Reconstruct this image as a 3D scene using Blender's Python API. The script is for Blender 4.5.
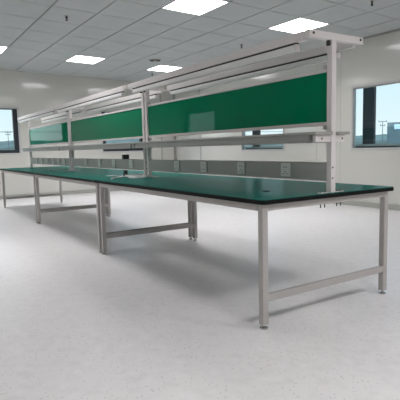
import bpy, bmesh, math, random
from mathutils import Vector, Matrix
random.seed(7)
S = bpy.context.scene
for o in list(bpy.data.objects): bpy.data.objects.remove(o)

# ------------------------------------------------------------------ camera
cam_data = bpy.data.cameras.new('camera')
cam = bpy.data.objects.new('camera', cam_data); S.collection.objects.link(cam)
yaw, pitch, roll = 0.5737, 0.1095, -0.0237
fw = Vector((math.sin(yaw)*math.cos(pitch), math.cos(yaw)*math.cos(pitch), -math.sin(pitch)))
r0 = fw.cross(Vector((0, 0, 1))).normalized(); u0 = r0.cross(fw)
rt = math.cos(roll)*r0 + math.sin(roll)*u0
up = -math.sin(roll)*r0 + math.cos(roll)*u0
M = Matrix((rt, up, -fw)).transposed().to_4x4()
M.translation = (-1.7072, -1.9959, 1.0405)
cam.matrix_world = M
cam_data.sensor_width = 36; cam_data.lens = 469.67*36/400
cam_data.clip_start = 0.05; cam_data.clip_end = 3000
S.camera = cam

# ------------------------------------------------------------------ world, exposure
w = bpy.data.worlds.new('sky'); S.world = w; w.use_nodes = True
nt = w.node_tree; nt.nodes.clear()
out = nt.nodes.new('ShaderNodeOutputWorld'); bg = nt.nodes.new('ShaderNodeBackground')
tc = nt.nodes.new('ShaderNodeTexCoord'); sx = nt.nodes.new('ShaderNodeSeparateXYZ'); cr = nt.nodes.new('ShaderNodeValToRGB')
nt.links.new(tc.outputs['Generated'], sx.inputs[0]); nt.links.new(sx.outputs['Z'], cr.inputs[0])
# the left-hand sky is boosted to strengthen the window reflection in the green panels
side = nt.nodes.new('ShaderNodeMapRange'); nt.links.new(sx.outputs['X'], side.inputs[0])
side.inputs[1].default_value = 0.1; side.inputs[2].default_value = -0.7; side.inputs[3].default_value = 1.15; side.inputs[4].default_value = 3.0
nt.links.new(side.outputs[0], bg.inputs[1]); nt.links.new(cr.outputs[0], bg.inputs[0]); nt.links.new(bg.outputs[0], out.inputs[0])
cr.color_ramp.elements[0].position = 0.0; cr.color_ramp.elements[0].color = (0.86, 0.93, 0.96, 1)
cr.color_ramp.elements[1].position = 0.35; cr.color_ramp.elements[1].color = (0.42, 0.64, 0.88, 1)
e = cr.color_ramp.elements.new(0.10); e.color = (0.74, 0.88, 0.95, 1)
LAMP = 7.0; LAMP_W = 16.6
S.view_settings.view_transform = 'Standard'
S.view_settings.look = 'None'
S.view_settings.exposure = 0.0
S.view_settings.gamma = 1.0
S.view_settings.use_curve_mapping = False

# ------------------------------------------------------------------ materials
def mat(name, col, rough=0.5, metal=0.0, spec=0.5, noise=None, bump=None, emit=None, coat=0.0):
    m = bpy.data.materials.new(name); m.use_nodes = True
    n = m.node_tree; b = n.nodes['Principled BSDF']
    b.inputs['Base Color'].default_value = (*col, 1)
    b.inputs['Roughness'].default_value = rough
    b.inputs['Metallic'].default_value = metal
    b.inputs['Specular IOR Level'].default_value = spec
    b.inputs['Coat Weight'].default_value = coat
    b.inputs['Coat Roughness'].default_value = 0.05
    if emit:
        b.inputs['Emission Color'].default_value = (*emit[0], 1); b.inputs['Emission Strength'].default_value = emit[1]
    t = n.nodes.new('ShaderNodeTexCoord')
    if noise:
        sc, amt = noise
        z = n.nodes.new('ShaderNodeTexNoise'); z.inputs['Scale'].default_value = sc; z.inputs['Detail'].default_value = 4
        n.links.new(t.outputs['Object'], z.inputs['Vector'])
        r = n.nodes.new('ShaderNodeValToRGB')
        r.color_ramp.elements[0].position = 0.3; r.color_ramp.elements[1].position = 0.7
        r.color_ramp.elements[0].color = (*[c*(1-amt) for c in col], 1)
        r.color_ramp.elements[1].color = (*[min(1, c*(1+amt)) for c in col], 1)
        n.links.new(z.outputs['Fac'], r.inputs[0]); n.links.new(r.outputs[0], b.inputs['Base Color'])
    if bump:
        sc, st = bump
        z = n.nodes.new('ShaderNodeTexNoise'); z.inputs['Scale'].default_value = sc
        n.links.new(t.outputs['Object'], z.inputs['Vector'])
        k = n.nodes.new('ShaderNodeBump'); k.inputs['Strength'].default_value = st; k.inputs['Distance'].default_value = 0.002
        n.links.new(z.outputs['Fac'], k.inputs['Height']); n.links.new(k.outputs[0], b.inputs['Normal'])
    return m

WALL = mat('cream_wall_panel', (0.625, 0.625, 0.58), 0.11, spec=0.7, noise=(0.6, 0.02), bump=(0.9, 0.04))
STRIP = mat('aluminium_joint', (0.40, 0.40, 0.38), 0.4, metal=0.3)
BASEB = mat('baseboard_aluminium', (0.42, 0.43, 0.39), 0.4, metal=0.2)
TILE = mat('ceiling_tile', (0.52, 0.55, 0.55), 0.85, spec=0.2, noise=(3, 0.03))
GAP = mat('ceiling_grid_dark_joint', (0.05, 0.055, 0.055), 0.9)  # dark backing colour seen in the joints between tiles
LIGHT = mat('led_diffuser', (0.9, 0.9, 0.9), 0.5, emit=((1.0, 0.97, 0.985), LAMP))
WHITE = mat('white_powder_coat', (0.72, 0.685, 0.675), 0.38, noise=(2, 0.02))
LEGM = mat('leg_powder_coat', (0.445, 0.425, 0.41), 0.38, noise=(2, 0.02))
ALU = mat('anodised_aluminium', (0.42, 0.42, 0.40), 0.38, metal=0.35)
LAMPB = mat('frosted_tube', (0.80, 0.80, 0.79), 0.3)
DARK = mat('black_plastic', (0.015, 0.017, 0.018), 0.35)
EDGE = mat('black_edge_strip', (0.006, 0.007, 0.007), 0.5, spec=0.1)
SLOT = mat('dark_slot', (0.05, 0.05, 0.05), 0.8)
GREENP = mat('green_acrylic', (0.0, 0.195, 0.092), 0.03, spec=0.11)
GREENT = mat('green_antistatic_mat', (0.010, 0.125, 0.098), 0.5, spec=0.0, noise=(1.5, 0.06), coat=0.32)
GREENT.node_tree.nodes['Principled BSDF'].inputs['Coat Roughness'].default_value = 0.22
TRUNK = mat('grey_trunking', (0.40, 0.41, 0.39), 0.35, metal=0.1)
SOCK = mat('socket_plate', (0.70, 0.74, 0.70), 0.35)
CHROME = mat('chrome', (0.55, 0.56, 0.56), 0.2, metal=1.0)
CABLE = mat('white_cable', (0.75, 0.75, 0.74), 0.4)
FRAME = mat('window_frame_grey', (0.50, 0.51, 0.50), 0.4)
FDARK = mat('window_frame_dark', (0.022, 0.03, 0.038), 0.35)
HILLM = mat('distant_trees', (0.25, 0.27, 0.235), 0.95, spec=0.0, noise=(0.06, 0.25))  # lightened: distance haze is put into the tree colour
GROUNDM = mat('distant_ground', (0.38, 0.39, 0.35), 0.95, spec=0.0, noise=(0.02, 0.2))  # pale, with distance haze put into the ground colour
BUILD = mat('grey_building', (0.17, 0.20, 0.20), 0.9, spec=0.0, noise=(0.3, 0.1))  # grey lightened to include distance haze
BWIN = mat('building_pale_window', (0.75, 0.85, 0.9), 0.3)

def floor_material():
    m = bpy.data.materials.new('speckled_vinyl'); m.use_nodes = True
    n = m.node_tree; b = n.nodes['Principled BSDF']; t = n.nodes.new('ShaderNodeTexCoord')
    v = n.nodes.new('ShaderNodeTexVoronoi'); v.inputs['Scale'].default_value = 45
    n.links.new(t.outputs['Object'], v.inputs['Vector'])
    r = n.nodes.new('ShaderNodeValToRGB')
    r.color_ramp.elements[0].position = 0.14; r.color_ramp.elements[0].color = (0.58, 0.57, 0.57, 1)
    r.color_ramp.elements[1].position = 0.26; r.color_ramp.elements[1].color = (0.79, 0.775, 0.775, 1)
    n.links.new(v.outputs['Distance'], r.inputs[0])
    z = n.nodes.new('ShaderNodeTexNoise'); z.inputs['Scale'].default_value = 14; z.inputs['Detail'].default_value = 5
    n.links.new(t.outputs['Object'], z.inputs['Vector'])
    r2 = n.nodes.new('ShaderNodeValToRGB')
    r2.color_ramp.elements[0].position = 0.35; r2.color_ramp.elements[0].color = (0.735, 0.72, 0.72, 1)
    r2.color_ramp.elements[1].position = 0.65; r2.color_ramp.elements[1].color = (0.815, 0.80, 0.80, 1)
    n.links.new(z.outputs['Fac'], r2.inputs[0])
    # only some of the speckles are dark
    z3 = n.nodes.new('ShaderNodeTexNoise'); z3.inputs['Scale'].default_value = 9
    n.links.new(t.outputs['Object'], z3.inputs['Vector'])
    r3 = n.nodes.new('ShaderNodeValToRGB'); r3.color_ramp.elements[0].position = 0.42; r3.color_ramp.elements[1].position = 0.55
    n.links.new(z3.outputs['Fac'], r3.inputs[0])
    mx = n.nodes.new('ShaderNodeMix'); mx.data_type = 'RGBA'
    n.links.new(r3.outputs[0], mx.inputs['Factor']); n.links.new(r2.outputs[0], mx.inputs[6]); n.links.new(r.outputs[0], mx.inputs[7])
    n.links.new(mx.outputs[2], b.inputs['Base Color'])
    b.inputs['Roughness'].default_value = 0.33; b.inputs['Specular IOR Level'].default_value = 0.5
    k = n.nodes.new('ShaderNodeBump'); k.inputs['Strength'].default_value = 0.08; k.inputs['Distance'].default_value = 0.002
    n.links.new(z.outputs['Fac'], k.inputs['Height']); n.links.new(k.outputs[0], b.inputs['Normal'])
    return m
FLOOR = floor_material()

def glass_material():
    m = bpy.data.materials.new('window_glass'); m.use_nodes = True
    n = m.node_tree; n.nodes.clear()
    o = n.nodes.new('ShaderNodeOutputMaterial'); mx = n.nodes.new('ShaderNodeMixShader')
    tr = n.nodes.new('ShaderNodeBsdfTransparent'); gl = n.nodes.new('ShaderNodeBsdfGlossy')
    tr.inputs[0].default_value = (0.93, 0.98, 0.98, 1); gl.inputs['Roughness'].default_value = 0.0
    lw = n.nodes.new('ShaderNodeLayerWeight'); lw.inputs[0].default_value = 0.5
    pw = n.nodes.new('ShaderNodeMath'); pw.operation = 'POWER'; pw.inputs[1].default_value = 5
    ma = n.nodes.new('ShaderNodeMath'); ma.operation = 'MULTIPLY_ADD'; ma.inputs[1].default_value = 0.9; ma.inputs[2].default_value = 0.03
    n.links.new(lw.outputs['Facing'], pw.inputs[0]); n.links.new(pw.outputs[0], ma.inputs[0]); n.links.new(ma.outputs[0], mx.inputs[0]); n.links.new(tr.outputs[0], mx.inputs[1]); n.links.new(gl.outputs[0], mx.inputs[2])
    n.links.new(mx.outputs[0], o.inputs[0]); return m
GLASS = glass_material()

# ------------------------------------------------------------------ helpers
def bx(bm, x0, x1, y0, y1, z0, z1, bev=0.0, seg=1):
    vs = [bm.verts.new((x, y, z)) for x in (x0, x1) for y in (y0, y1) for z in (z0, z1)]
    idx = ((0,1,3,2),(4,6,7,5),(0,4,5,1),(2,3,7,6),(0,2,6,4),(1,5,7,3))
    fs = [bm.faces.new([vs[i] for i in f]) for f in idx]
    if bev > 0:
        es = list({e for f in fs for e in f.edges})
        bmesh.ops.bevel(bm, geom=es, offset=bev, segments=seg, affect='EDGES', profile=0.5)

def cyl(bm, c, r, h, axis='Z', n=16, r2=None):
    """cylinder starting at c, running h along the axis"""
    r2 = r if r2 is None else r2
    A = {'X': Vector((1,0,0)), 'Y': Vector((0,1,0)), 'Z': Vector((0,0,1))}[axis]
    U = Vector((0,1,0)) if axis == 'X' else Vector((1,0,0)); V = A.cross(U)
    c = Vector(c); a, b = [], []
    for i in range(n):
        t = 2*math.pi*i/n; d = U*math.cos(t) + V*math.sin(t)
        a.append(bm.verts.new(c + d*r)); b.append(bm.verts.new(c + d*r2 + A*h))
    for i in range(n):
        j = (i+1) % n; bm.faces.new((a[i], a[j], b[j], b[i]))
    bm.faces.new(a[::-1]); bm.faces.new(b)

def obj(name, bm, m, parent=None, loc=None):
    bmesh.ops.recalc_face_normals(bm, faces=bm.faces)
    me = bpy.data.meshes.new(name); bm.to_mesh(me); bm.free()
    me.materials.append(m)
    o = bpy.data.objects.new(name, me); S.collection.objects.link(o)
    if parent: o.parent = parent
    if loc: o.location = loc
    return o

def box(name, x0, x1, y0, y1, z0, z1, m, parent=None, bev=0.0, seg=1):
    bm = bmesh.new(); bx(bm, x0, x1, y0, y1, z0, z1, bev, seg); return obj(name, bm, m, parent)

def struct(o): o['kind'] = 'structure'; return o

def tag(o, label, cat, group=None, kind=None):
    o['label'] = label; o['category'] = cat
    if group: o['group'] = group
    if kind: o['kind'] = kind
    return o

def thing(name, label, cat, loc=(0,0,0), group=None):
    o = bpy.data.objects.new(name, None); S.collection.objects.link(o); o.location = loc
    o.empty_display_size = 0.1
    return tag(o, label, cat, group)

def copy_tree(o, parent=None):
    c = o.copy(); S.collection.objects.link(c)
    if parent: c.parent = parent
    for ch in list(o.children): copy_tree(ch, c)
    return c

def tube(name, pts, r, m, parent=None):
    cu = bpy.data.curves.new(name, 'CURVE'); cu.dimensions = '3D'
    sp = cu.splines.new('NURBS'); sp.points.add(len(pts)-1)
    for p, q in zip(sp.points, pts): p.co = (*q, 1)
    sp.use_endpoint_u = True; sp.order_u = 4; cu.bevel_depth = r; cu.bevel_resolution = 3; cu.resolution_u = 8
    me = bpy.data.meshes.new_from_object(bpy.data.objects.new('tmp', cu)); me.materials.clear(); me.materials.append(m)
    o = bpy.data.objects.new(name, me); S.collection.objects.link(o)
    if parent: o.parent = parent
    return o

# ------------------------------------------------------------------ room
XR, YF, XL, YB = 4.86, 9.35, -4.10, -4.20
def HC(x): return 2.765 + 0.027*(XR - x)          # ceiling height
T = 0.12
struct(box('floor', XL-0.5, XR+0.30, YB-0.5, YF+0.30, -0.1, 0.0, FLOOR))

def wall_along_y(name, xin, sgn, y0, y1, holes, ztop):
    """wall in the YZ plane; inner face at xin, thickness towards sgn; holes (y0,y1,z0,z1)"""
    bm = bmesh.new(); xa, xb = sorted((xin, xin + sgn*T))
    cur = y0
    for (a, b, c, d) in sorted(holes):
        bx(bm, xa, xb, cur, a, 0, ztop)
        if c > 0: bx(bm, xa, xb, a, b, 0, c)
        bx(bm, xa, xb, a, b, d, ztop); cur = b
    bx(bm, xa, xb, cur, y1, 0, ztop)
    return struct(obj(name, bm, WALL))

def wall_along_x(name, yin, sgn, x0, x1, holes, ztop):
    bm = bmesh.new(); ya, yb = sorted((yin, yin + sgn*T))
    cur = x0
    for (a, b, c, d) in sorted(holes):
        bx(bm, cur, a, ya, yb, 0, ztop)
        if c > 0: bx(bm, a, b, ya, yb, 0, c)
        bx(bm, a, b, ya, yb, d, ztop); cur = b
    bx(bm, cur, x1, ya, yb, 0, ztop)
    return struct(obj(name, bm, WALL))

RW = [(1.985, 3.375, 0.945, 2.02), (5.01, 6.40, 0.95, 2.02), (-1.04, 0.35, 0.945, 2.02)]
FW = [(-0.80, 0.765, 1.00, 2.07), (2.71, 4.10, 0.985, 2.05)]
LW = [(7.86, 9.28, 0.96, 2.03)]
LDOOR = (4.35, 5.35, 0.0, 2.10)
wall_along_y('wall_right', XR, 1, YB-T, YF+T, RW, 3.05)
wall_along_x('wall_far', YF, 1, XL-T, XR, FW, 3.05)
wall_along_y('wall_left', XL, -1, YB-T, YF, LW + [LDOOR], 3.05)
wall_along_x('wall_back', YB, -1, XL, XR, [], 3.05)

# ceiling: tiles with dark joints between them, one cell left open for every lamp
CX, CY, GX, GY = 0.14, 2.20, 0.605, 0.68
lamp_cells = [(i, j) for i in (2, 5, -1, -4) for j in (7, 1, -7)]
def cell(i, j): return CX+i*GX, CX+(i+1)*GX, CY+j*GY, CY+(j+1)*GY
def slab(bm, x0, x1, y0, y1, dz0, dz1):
    v = [bm.verts.new((x, y, HC(x)+dz)) for x in (x0, x1) for y in (y0, y1) for dz in (dz0, dz1)]
    for f in ((0,1,3,2),(4,6,7,5),(0,4,5,1),(2,3,7,6),(0,2,6,4),(1,5,7,3)): bm.faces.new([v[k] for k in f])
bm = bmesh.new()
for i in range(-7, 8):
    for j in range(-10, 11):
        if (i, j) in lamp_cells: continue
        x0, x1, y0, y1 = cell(i, j)
        x0 = max(x0, XL); x1 = min(x1, XR); y0 = max(y0, YB); y1 = min(y1, YF)
        if x1-x0 < 0.03 or y1-y0 < 0.03: continue
        slab(bm, x0+0.009, x1-0.009, y0+0.0075, y1-0.0075, 0.0, 0.02)
ceil = struct(obj('ceiling', bm, TILE))
bm = bmesh.new(); slab(bm, XL-0.1, XR+0.1, YB-0.1, YF+0.1, 0.021, 0.12)
g = obj('ceiling_backing', bm, GAP); g.parent = ceil

# wall joints, baseboards, cornice strip
tn = [0]
def trim(x0, x1, y0, y1, z0, z1, m=STRIP):
    tn[0] += 1
    return struct(box('trim_%d' % tn[0], x0, x1, y0, y1, z0, z1, m))
trim(4.41, 4.45, YF-0.004, YF, 0.08, 2.77)
trim(XR-0.004, XR, 8.05, 8.11, 0.08, 2.76)
trim(XR-0.05, XR, YF-0.05, YF, 0.08, 2.76)
trim(XR-0.002, XR, 4.15, 4.156, 0.08, 2.76)
trim(XR-0.002, XR, 3.60, 3.606, 0.08, 2.76)
trim(XR-0.03, XR, YB, YF-0.05, 2.735, 2.76)
struct(box('baseboard_right', XR-0.02, XR, YB, YF-0.02, 0, 0.085, BASEB, bev=0.004))
struct(box('baseboard_far', XL, XR-0.02, YF-0.02, YF, 0, 0.085, BASEB, bev=0.004))
struct(box('baseboard_left', XL, XL+0.02, YB, 4.35, 0, 0.085, BASEB, bev=0.004))

# windows
wn = [0]
def window(axis, wall, sgn, a, b, z0, z1, dark=False):
    """frame flush with the inner face; axis: direction the window runs along"""
    wn[0] += 1
    def B(bm, p0, p1, q0, q1, h0, h1):        # p along the wall, q into the wall from inner face
        qa, qb = sorted((wall + sgn*q0, wall + sgn*q1))
        if axis == 'Y': bx(bm, qa, qb, p0, p1, h0, h1)
        else: bx(bm, p0, p1, qa, qb, h0, h1)
    f = 0.035
    bm = bmesh.new()
    for (p0, p1, h0, h1) in ((a, a+f, z0, z1), (b-f, b, z0, z1), (a+f, b-f, z0, z0+f), (a+f, b-f, z1-f, z1)):
        B(bm, p0, p1, -0.008, T if dark else 0.05, h0, h1)
    o = struct(obj('window_%d' % wn[0], bm, FRAME))
    bm = bmesh.new(); s = 0.10 if dark else 0.010
    a2, b2, c2, d2 = a+f, b-f, z0+f, z1-f
    for (p0, p1, h0, h1) in ((a2, a2+s, c2, d2), (b2-s, b2, c2, d2), (a2+s, b2-s, c2, c2+s*0.7), (a2+s, b2-s, d2-0.02, d2)):
        B(bm, p0, p1, 0.01 if not dark else 0.03, 0.05 if not dark else 0.10, h0, h1)
    fr = obj('window_sash', bm, FDARK if dark else STRIP, o)
    bm = bmesh.new(); B(bm, a2+s, b2-s, 0.025, 0.031, c2+s*0.7, d2-0.02)
    obj('window_pane', bm, GLASS, o)
    return o
for h in RW: window('Y', XR, 1, *h)
for h in FW: window('X', YF, 1, *h, dark=True)
for h in LW: window('Y', XL, -1, *h)

# outer facade behind the right-hand windows: dark mullions and a pale sill rail
for k, yc in enumerate((3.31, 6.34, 0.28)):
    tn[0] += 1; struct(box('trim_%d' % tn[0], XR+0.36, XR+0.42, yc-0.115, yc+0.115, 0, 3.0, FDARK, bev=0.005))
trim(XR+0.33, XR+0.45, YB, YF+0.3, 1.01, 1.045, STRIP)
trim(XR+0.33, XR+0.45, YB, YF+0.3, 0.90, 1.01, FDARK)

# door on the left wall (seen as a reflection in the green panels)
y0, y1, z0, z1 = LDOOR
bm = bmesh.new()
bx(bm, XL-0.09, XL-0.04, y0+0.04, y0+0.34, 0.005, z1-0.04); bx(bm, XL-0.09, XL-0.04, y1-0.24, y1-0.04, 0.005, z1-0.04)
bx(bm, XL-0.09, XL-0.04, y0+0.34, y1-0.24, 0.005, 1.15); bx(bm, XL-0.09, XL-0.04, y0+0.34, y1-0.24, 1.80, z1-0.04)
d = struct(obj('door_1', bm, WALL))
bm = bmesh.new()
bx(bm, XL-T, XL+0.01, y0, y0+0.04, 0, z1); bx(bm, XL-T, XL+0.01, y1-0.04, y1, 0, z1); bx(bm, XL-T, XL+0.01, y0+0.04, y1-0.04, z1-0.04, z1)
obj('door_frame', bm, STRIP, d)
box('door_pane', XL-0.075, XL-0.065, y0+0.34, y1-0.24, 1.15, 1.80, mat('dark_glass', (0.10, 0.12, 0.13), 0.05), d)
bm = bmesh.new(); cyl(bm, (XL-0.04, y0+0.12, 1.05), 0.012, 0.05, 'X'); bx(bm, XL+0.005, XL+0.02, y0+0.11, y0+0.24, 1.04, 1.06, 0.004)
obj('door_handle', bm, CHROME, d)

# ------------------------------------------------------------------ workbenches
Z = 0.75; LB = 2.54; S0 = -0.04
X0, X1 = -0.035, 1.15; XC = 0.547
def make_bench():
    t = thing('workbench', '', 'workbench', (0, S0, 0))
    c = 0.022
    def top(bm, z0, z1, ins=0.0):
        P = [(X0+ins, c), (X0+c, ins), (X1-c, ins), (X1-ins, c), (X1-ins, LB-0.004-ins), (X0+ins, LB-0.004-ins)]
        a = [bm.verts.new((x, y, z0)) for x, y in P]; b = [bm.verts.new((x, y, z1)) for x, y in P]
        for i in range(6): j = (i+1) % 6; bm.faces.new((a[i], a[j], b[j], b[i]))
        bm.faces.new(a[::-1]); bm.faces.new(b)
    bm = bmesh.new(); top(bm, Z-0.004, Z, 0.003); tt = obj('tabletop', bm, GREENT, t)
    for gx_, gy_ in ((0.335, 0.40),):
        bm = bmesh.new(); cyl(bm, (gx_, gy_, Z), 0.026, 0.003, n=24); cyl(bm, (gx_, gy_, Z+0.003), 0.017, 0.002, n=24); obj('cable_grommet', bm, DARK, tt)
    bm = bmesh.new(); top(bm, Z-0.027, Z-0.004); obj('edge_banding', bm, EDGE, t)
    # steel frame under the top
    bm = bmesh.new(); a0, a1 = Z-0.067, Z-0.027
    bx(bm, -0.018, 0.018, 0.07, LB-0.07, a0, a1, 0.002); bx(bm, 1.070, 1.106, 0.07, LB-0.07, a0, a1, 0.002)
    bx(bm, 0.02, 1.07, 0.027, 0.063, a0, a1, 0.002); bx(bm, 0.02, 1.07, LB-0.068, LB-0.032, a0, a1, 0.002)
    bx(bm, 0.02, 1.07, LB/2-0.018, LB/2+0.018, a0, a1, 0.002)
    obj('apron_frame', bm, LEGM, t)
    for yy in (0.045, LB-0.05):
        for xx in (0.003, 1.088):
            bm = bmesh.new(); bx(bm, xx-0.02, xx+0.02, yy-0.02, yy+0.02, 0.026, Z-0.027, 0.003, 2)
            lg = obj('leg', bm, LEGM, t)
            bm = bmesh.new(); cyl(bm, (xx, yy, 0), 0.024, 0.008, n=20); cyl(bm, (xx, yy, 0.008), 0.018, 0.006, n=20, r2=0.010)
            cyl(bm, (xx, yy, 0.012), 0.007, 0.016, n=12); cyl(bm, (xx, yy, 0.018), 0.013, 0.006, n=6)
            obj('foot', bm, CHROME, lg)
        bm = bmesh.new(); bx(bm, 0.02, 1.07, yy-0.015, yy+0.015, 0.158, 0.200, 0.002); obj('stretcher', bm, LEGM, t)
        sg = 1 if yy < 1 else -1
        # upright post with its foot plates and bolts
        py = yy - sg*0.008
        bm = bmesh.new(); bx(bm, XC-0.02, XC+0.02, py-0.02, py+0.02, Z, 1.662, 0.003, 2)
        po = obj('post', bm, WHITE, t)
        for sx_ in (-1, 1):
            bm = bmesh.new(); xa, xb = sorted((XC+sx_*0.022, XC+sx_*0.105)); bx(bm, xa, xb, py-0.013, py+0.013, Z, Z+0.004, 0.001)
            pl = obj('foot_plate', bm, WHITE, po)
            for bxx in (0.055, 0.09):
                bm = bmesh.new(); cyl(bm, (XC+sx_*bxx, py, Z+0.005), 0.007, 0.005, n=6); obj('bolt_head', bm, DARK, pl)
                bm = bmesh.new(); cyl(bm, (XC+sx_*bxx, py, Z-0.090), 0.0035, 0.023, n=8); obj('bolt_end', bm, DARK, pl)
        for zz in (0.84, 0.905):
            bm = bmesh.new(); cyl(bm, (XC-0.0035, py-sg*0.0215, zz), 0.005, 0.003, 'Y', n=10) if sg < 0 else cyl(bm, (XC-0.008, py-0.0225, zz), 0.005, 0.003, 'Y', n=10)
            obj('screw', bm, DARK, po)
        # top arm carrying the two light rails
        bm = bmesh.new(); bx(bm, 0.34, 0.81, py-0.02, py+0.02, 1.662, 1.704, 0.003, 2)
        ar = obj('top_arm', bm, WHITE, t)
        for xx in (0.372, 0.783):
            bm = bmesh.new(); cyl(bm, (xx, py-0.0225 if sg > 0 else py+0.02, 1.686), 0.008, 0.003, 'Y', n=12); obj('bolt', bm, SLOT, ar)
        bm = bmesh.new(); bx(bm, XC-0.040, XC-0.02, py-0.010, py+0.010, 1.630, 1.662, 0.003); obj('corner_bracket', bm, DARK, ar)
        # bracket under the shelf
        bm = bmesh.new(); bx(bm, 0.395, 0.525, py-0.018, py+0.010, 1.060, 1.102, 0.002); bx(bm, 0.569, 0.650, py-0.018, py+0.010, 1.060, 1.102, 0.002)
        sb = obj('shelf_bracket', bm, WHITE, t)
        for xx in (0.445, 0.625):
            bm = bmesh.new(); cyl(bm, (xx, py-0.021 if sg > 0 else py+0.010, 1.081), 0.006, 0.003, 'Y', n=10); obj('bolt', bm, SLOT, sb)
    # light rails and tube lights
    for xr_ in (0.355, 0.785):
        bm = bmesh.new(); bx(bm, xr_-0.02, xr_+0.02, 0.064, LB-0.064, 1.650, 1.702, 0.003)
        rl = obj('light_rail', bm, WHITE, t)
        bm = bmesh.new(); ys = 0.13 if xr_ < 0.5 else 0.20; bx(bm, xr_-0.012, xr_+0.012, ys, LB-0.13, 1.640, 1.650); obj('rail_slot', bm, SLOT, rl)
        bm = bmesh.new(); yt = 0.14 if xr_ < 0.5 else 0.20; bx(bm, xr_-0.018, xr_+0.018, yt, LB-0.14, 1.602, 1.640, 0.009, 3)
        tl = obj('tube_light', bm, LAMPB, t)
        for ya in (yt-0.015, LB-0.14):
            bm = bmesh.new(); bx(bm, xr_-0.019, xr_+0.019, ya, ya+0.015, 1.600, 1.641, 0.004); obj('end_cap', bm, WHITE, tl)
    # green panel in its white frame
    bm = bmesh.new(); bx(bm, XC-0.003, XC+0.003, 0.064, LB-0.064, 1.184, 1.482)
    gp = obj('green_panel', bm, GREENP, t)
    bm = bmesh.new()
    bx(bm, XC-0.012, XC+0.012, 0.064, LB-0.064, 1.482, 1.500, 0.002); bx(bm, XC-0.012, XC+0.012, 0.064, LB-0.064, 1.162, 1.184, 0.002)
    pf = obj('panel_frame', bm, WHITE, gp)
    for ya in (0.066, LB-0.096):
        for za in (1.500, 1.138):
            bm = bmesh.new(); bx(bm, XC-0.010, XC+0.010, ya, ya+0.03, za, za+0.026, 0.003); obj('panel_clip', bm, ALU, pf)
    # narrow shelf below the panel
    bm = bmesh.new(); bx(bm, 0.372, XC-0.024, 0.0, LB-0.004, 1.105, 1.122, 0.001); bx(bm, XC+0.024, 0.675, 0.0, LB-0.004, 1.105, 1.122, 0.001)
    bx(bm, XC-0.024, XC+0.024, 0.064, LB-0.064, 1.105, 1.122, 0.001)
    sh = obj('shelf', bm, ALU, t)
    for xs in (0.39, 0.635):
        bm = bmesh.new(); bx(bm, xs, xs+0.03, 0.075, LB-0.075, 1.064, 1.105, 0.002); bx(bm, xs-0.004, xs+0.034, 0.075, LB-0.075, 1.058, 1.064)
        ch = obj('shelf_channel', bm, ALU, sh)
    # socket trunking
    bm = bmesh.new(); bx(bm, XC-0.018, XC+0.018, 0.064, LB-0.064, 0.820, 0.937, 0.003)
    bx(bm, XC-0.020, XC+0.020, 0.064, LB-0.064, 0.876, 0.881)
    tk = obj('socket_trunking', bm, TRUNK, t)
    return t, tk

def socket(tk, y):
    bm = bmesh.new(); bx(bm, XC-0.031, XC-0.020, y-0.045, y+0.045, 0.836, 0.929, 0.004, 2)
    so = obj('socket_outlet', bm, SOCK, tk)
    for (dy, dz) in ((0.012, 0.018), (-0.012, 0.018), (0.0, -0.012), (-0.017, -0.026), (0.017, -0.026)):
        bm = bmesh.new(); bx(bm, XC-0.0325, XC-0.0308, y+dy-0.0045, y+dy+0.0045, 0.8825+dz-0.003, 0.8825+dz+0.003)
        obj('socket_hole', bm, SLOT, so)

b1, tk1 = make_bench()
b2 = copy_tree(b1); b2.location.y = S0+LB
b3 = copy_tree(b1); b3.location.y = S0+2*LB
def child(o, n): return [c for c in o.children if c.name.split('.')[0] == n][0]
for b, ys in ((b1, (0.41, 0.90, 1.42, 1.88)), (b2, (0.36, 0.86, 1.33, 1.85)), (b3, (0.30, 0.60, 0.92, 1.26, 1.62, 2.0))):
    for y in ys: socket(child(b, 'socket_trunking'), y)
box('panel_clip', XC-0.030, XC-0.012, 0.075, 0.125, 1.128, 1.160, DARK, b2, bev=0.003)
b1['label'] = 'nearest green-topped workbench of the row, its free end facing the camera'
b2['label'] = 'middle workbench of the row of three, with black adapter on its green top'
b3['label'] = 'farthest green-topped workbench of the row, beside the left-hand window'
for b in (b1, b2, b3): b['group'] = 'green-topped workbenches in one row'

# things on the bench
bm = bmesh.new(); bx(bm, 0.490, 0.522, 2.955, 3.015, Z, Z+0.062, 0.004)
tag(obj('power_adapter', bm, DARK), 'black box-shaped power adapter standing on the green top of the middle workbench', 'adapter')
bm = bmesh.new(); bx(bm, XC-0.034, XC+0.03, 3.02, 3.09, 0.9375, 0.990, 0.006); 
tag(obj('charger_plug', bm, DARK), 'black charger resting on top of the grey socket trunking above the adapter', 'charger')
def wander(p0, p1, n, amp, z):
    pts = []
    for i in range(n+1):
        t = i/n; pts.append((p0[0]+(p1[0]-p0[0])*t+random.uniform(-amp, amp), p0[1]+(p1[1]-p0[1])*t+random.uniform(-amp, amp), z))
    return pts
zc = Z+0.006
tag(tube('power_cable', [(0.475, 2.98, zc), (0.42, 2.9, zc)]+wander((0.36, 2.75), (0.12, 2.45), 5, 0.03, zc)+[(0.10, 2.38, zc)], 0.0055, CABLE),
    'thin white cable trailing from the black adapter towards the bench edge', 'cable')
cb = thing('cable_bundle', 'loose coil of white cable lying at the foot of the posts between two workbenches', 'cable', (0.42, 2.50, Z))
for k in range(3):
    pts = []
    cx_, cy_, rr = -0.02+0.03*k, -0.04+0.05*k, 0.09+0.025*k
    for i in range(12):
        a = i/11*2*math.pi*1.3 + k; pts.append((cx_+rr*math.cos(a)*1.0, cy_+rr*1.5*math.sin(a), 0.007+0.007*k+0.003*math.sin(3*a)))
    tube('cable_loop', pts, 0.0045, CABLE, cb)
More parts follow.
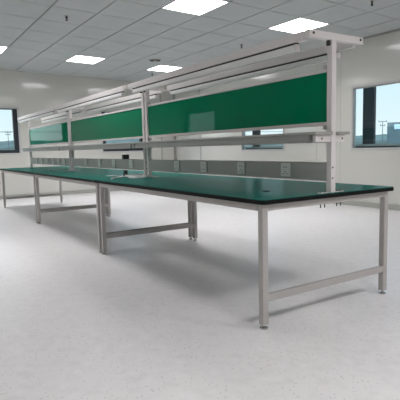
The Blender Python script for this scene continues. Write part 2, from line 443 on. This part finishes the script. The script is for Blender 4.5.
tube('cable_end', [(0.02, 0.05, 0.02), (0.06, 0.03, 0.045), (0.085, 0.02, 0.02), (0.06, -0.08, 0.007), (0.0, -0.16, 0.007)], 0.0045, CABLE, cb)
tube('cable_end', [(-0.05, 0.10, 0.007), (-0.10, 0.25, 0.007), (-0.06, 0.42, 0.007), (-0.12, 0.55, 0.007)], 0.0045, CABLE, cb)

# ------------------------------------------------------------------ ceiling lights
sl = math.atan(-0.027)
base = None
where = {(2, 7): 'square ceiling light panel nearer the far wall, above the left part of the bench row',
         (5, 7): 'square ceiling light panel nearer the far wall, beside the round dark vent',
         (2, 1): 'square ceiling light panel cut by the top edge of the photo',
         (5, 1): 'square ceiling light panel above the near end of the bench by the right wall',
         (-1, 7): 'square ceiling light panel cut by the left edge of the photo'}
for (i, j) in lamp_cells:
    x0, x1, y0, y1 = cell(i, j); hx, hy = GX/2-0.004, GY/2-0.004
    if base is None:
        base = thing('ceiling_light', '', 'ceiling light')
        bm = bmesh.new()
        for (a, b, c_, d_) in ((-hx, -hx+0.012, -hy, hy), (hx-0.012, hx, -hy, hy), (-hx+0.012, hx-0.012, -hy, -hy+0.012), (-hx+0.012, hx-0.012, hy-0.012, hy)):
            bx(bm, a, b, c_, d_, -0.003, 0.018)
        obj('light_frame', bm, WHITE, base)
        bm = bmesh.new(); bx(bm, -hx+0.012, hx-0.012, -hy+0.012, hy-0.012, 0.0, 0.016); obj('light_diffuser', bm, LIGHT, base)
        t = base
        al = bpy.data.lights.new('light_source', 'AREA'); al.shape = 'RECTANGLE'; al.size = GX-0.04; al.size_y = GY-0.04
        al.energy = LAMP_W; al.color = (1.0, 0.97, 0.985); al.spread = math.radians(135)
        ao = bpy.data.objects.new('light_source', al); S.collection.objects.link(ao); ao.parent = base; ao.location = (0, 0, -0.004)
    else: t = copy_tree(base)
    xm = (x0+x1)/2
    t.location = (xm, (y0+y1)/2, HC(xm)); t.rotation_euler = (0, -sl, 0)
    t['label'] = where.get((i, j), 'ceiling light panel outside the photo, ' + {7: 'nearest the far wall', 1: 'level with the bench end', -7: 'behind the camera'}[j] + {2: ', second row', 5: ', row by the right wall', -1: ', third row', -4: ', row by the left wall'}[i])
    t['group'] = 'square ceiling light panels'

# sprinkler heads
spr = None
for (x, y, lab) in ((0.43, 4.57, 'small sprinkler head left of the others, high on the left ceiling'),
                    (3.40, 1.885, 'small sprinkler head at the top right corner of the ceiling'),
                    (3.47, 4.58, 'small sprinkler head above the middle of the near light rail'),
                    (3.48, 7.95, 'small sprinkler head just beyond the far right ceiling light panel')):
    if spr is None:
        spr = thing('sprinkler_head', '', 'sprinkler')
        bm = bmesh.new(); cyl(bm, (0, 0, -0.006), 0.035, 0.006, n=20); obj('escutcheon', bm, ALU, spr)
        bm = bmesh.new(); cyl(bm, (0, 0, -0.03), 0.010, 0.024, n=12); cyl(bm, (0, 0, -0.055), 0.004, 0.026, n=8)
        bx(bm, -0.014, -0.010, -0.003, 0.003, -0.055, -0.006); bx(bm, 0.010, 0.014, -0.003, 0.003, -0.055, -0.006); obj('sprinkler_body', bm, SLOT, spr)
        bm = bmesh.new(); cyl(bm, (0, 0, -0.060), 0.017, 0.004, n=16); obj('deflector', bm, SLOT, spr)
        s_ = spr
    else: s_ = copy_tree(spr)
    s_.location = (x, y, HC(x)); s_['label'] = lab; s_['group'] = 'sprinkler heads on the ceiling'

# ceiling vent beside the far light
v = thing('ceiling_vent', 'small round dark vent in the ceiling just in front of the far right light panel', 'vent', (2.83, 6.56, HC(2.83)))
bm = bmesh.new(); cyl(bm, (0, 0, -0.012), 0.13, 0.012, n=32, r2=0.14); obj('vent_rim', bm, ALU, v)
bm = bmesh.new(); cyl(bm, (0, 0, -0.018), 0.105, 0.006, n=32); obj('vent_grille', bm, SLOT, v)
bm = bmesh.new(); cyl(bm, (0, 0, -0.024), 0.045, 0.006, n=24); obj('vent_hub', bm, ALU, v)

# ------------------------------------------------------------------ outside
struct(box('ground', -400, 1500, -600, 1500, -8.2, -8.0, GROUNDM))
def ridge(name, az0, az1, dist, e0, e1, depth, label, seed):
    random.seed(seed); bm = bmesh.new(); n = 120; rows = []
    h = 0.0
    for i in range(n+1):
        az = math.radians(az0+(az1-az0)*i/n); h = 0.8*h+random.uniform(-0.03, 0.03)
        tp = 1.04+dist*math.tan(math.radians(e0+(e1-e0)*i/n+h*2))
        px, py = -1.7+math.sin(az)*dist, -2+math.cos(az)*dist; qx, qy = -1.7+math.sin(az)*(dist+depth), -2+math.cos(az)*(dist+depth)
        mx_, my_ = (px+qx)/2, (py+qy)/2
        rows.append([bm.verts.new(c) for c in ((px, py, -8), (px, py, tp*0.75-2), (mx_, my_, tp), (qx, qy, tp*0.75-2), (qx, qy, -8))])
    for a, b in zip(rows, rows[1:]):
        for k in range(4): bm.faces.new((a[k], b[k], b[k+1], a[k+1]))
    o = obj(name, bm, HILLM); tag(o, label, 'trees'); o['kind'] = 'stuff'; return o
ridge('tree_belt', 35, 75, 260, 1.1, 0.95, 40, 'long dark teal belt of trees on the horizon outside the right-hand windows', 3)
ridge('tree_line', -75, 32, 260, 1.6, 1.5, 60, 'grey-blue wooded hills on the horizon outside the far-wall windows', 5)

bd = thing('building', 'low dark flat-roofed building on the horizon outside the right window', 'building', (0, 0, 0))
bd.location = (-1.7+math.sin(math.radians(57.5))*200, -2+math.cos(math.radians(57.5))*200, -8)
bd.rotation_euler = (0, 0, math.radians(-57.5))
bm = bmesh.new(); bx(bm, -10, 14, -4, 6, 0, 17.2); bx(bm, -3, 5, -3, 4, 17.2, 18.6)
obj('building_walls', bm, BUILD, bd)
for xx in (-5.5, 2.5): box('building_window', xx-2, xx+2, -4.1, -3.95, 14.6, 16.4, BWIN, bd)

def pole(az, el_top, el_bot_z, dist, arms, label):
    t = thing('utility_pole', label, 'pole', (-1.7+math.sin(math.radians(az))*dist, -2+math.cos(math.radians(az))*dist, -8))
    t.rotation_euler = (0, 0, math.radians(-az))
    h = 9.04+dist*math.tan(math.radians(el_top))
    bm = bmesh.new(); cyl(bm, (0, 0, 0), 0.16, h, n=10, r2=0.09); obj('shaft', bm, BUILD, t)
    for k, (z, wd) in enumerate(arms):
        bm = bmesh.new(); bx(bm, -wd, wd, -0.08, 0.08, h-z-0.1, h-z+0.1); cyl(bm, (-wd+0.1, 0, h-z), 0.08, 0.5, n=8); cyl(bm, (wd-0.1, 0, h-z), 0.08, 0.5, n=8)
        obj('crossarm', bm, BUILD, t)
    return t, h
pole(54.1, 2.6, 0, 170, ((0.3, 1.3), (1.6, 0.8)), 'grey utility pole with crossarms outside the right window')
pole(11.0, 2.45, 0, 190, ((0.5, 1.0), (1.4, 0.8)), 'grey utility pole outside the far-left window')
cz = 1.04+110*math.tan(math.radians(2.33))
bm = bmesh.new(); cyl(bm, (-60, 106, cz), 0.06, 160, 'X', n=8)
tag(obj('power_line', bm, BUILD), 'thin overhead wire crossing the sky outside the far-left window', 'wire')
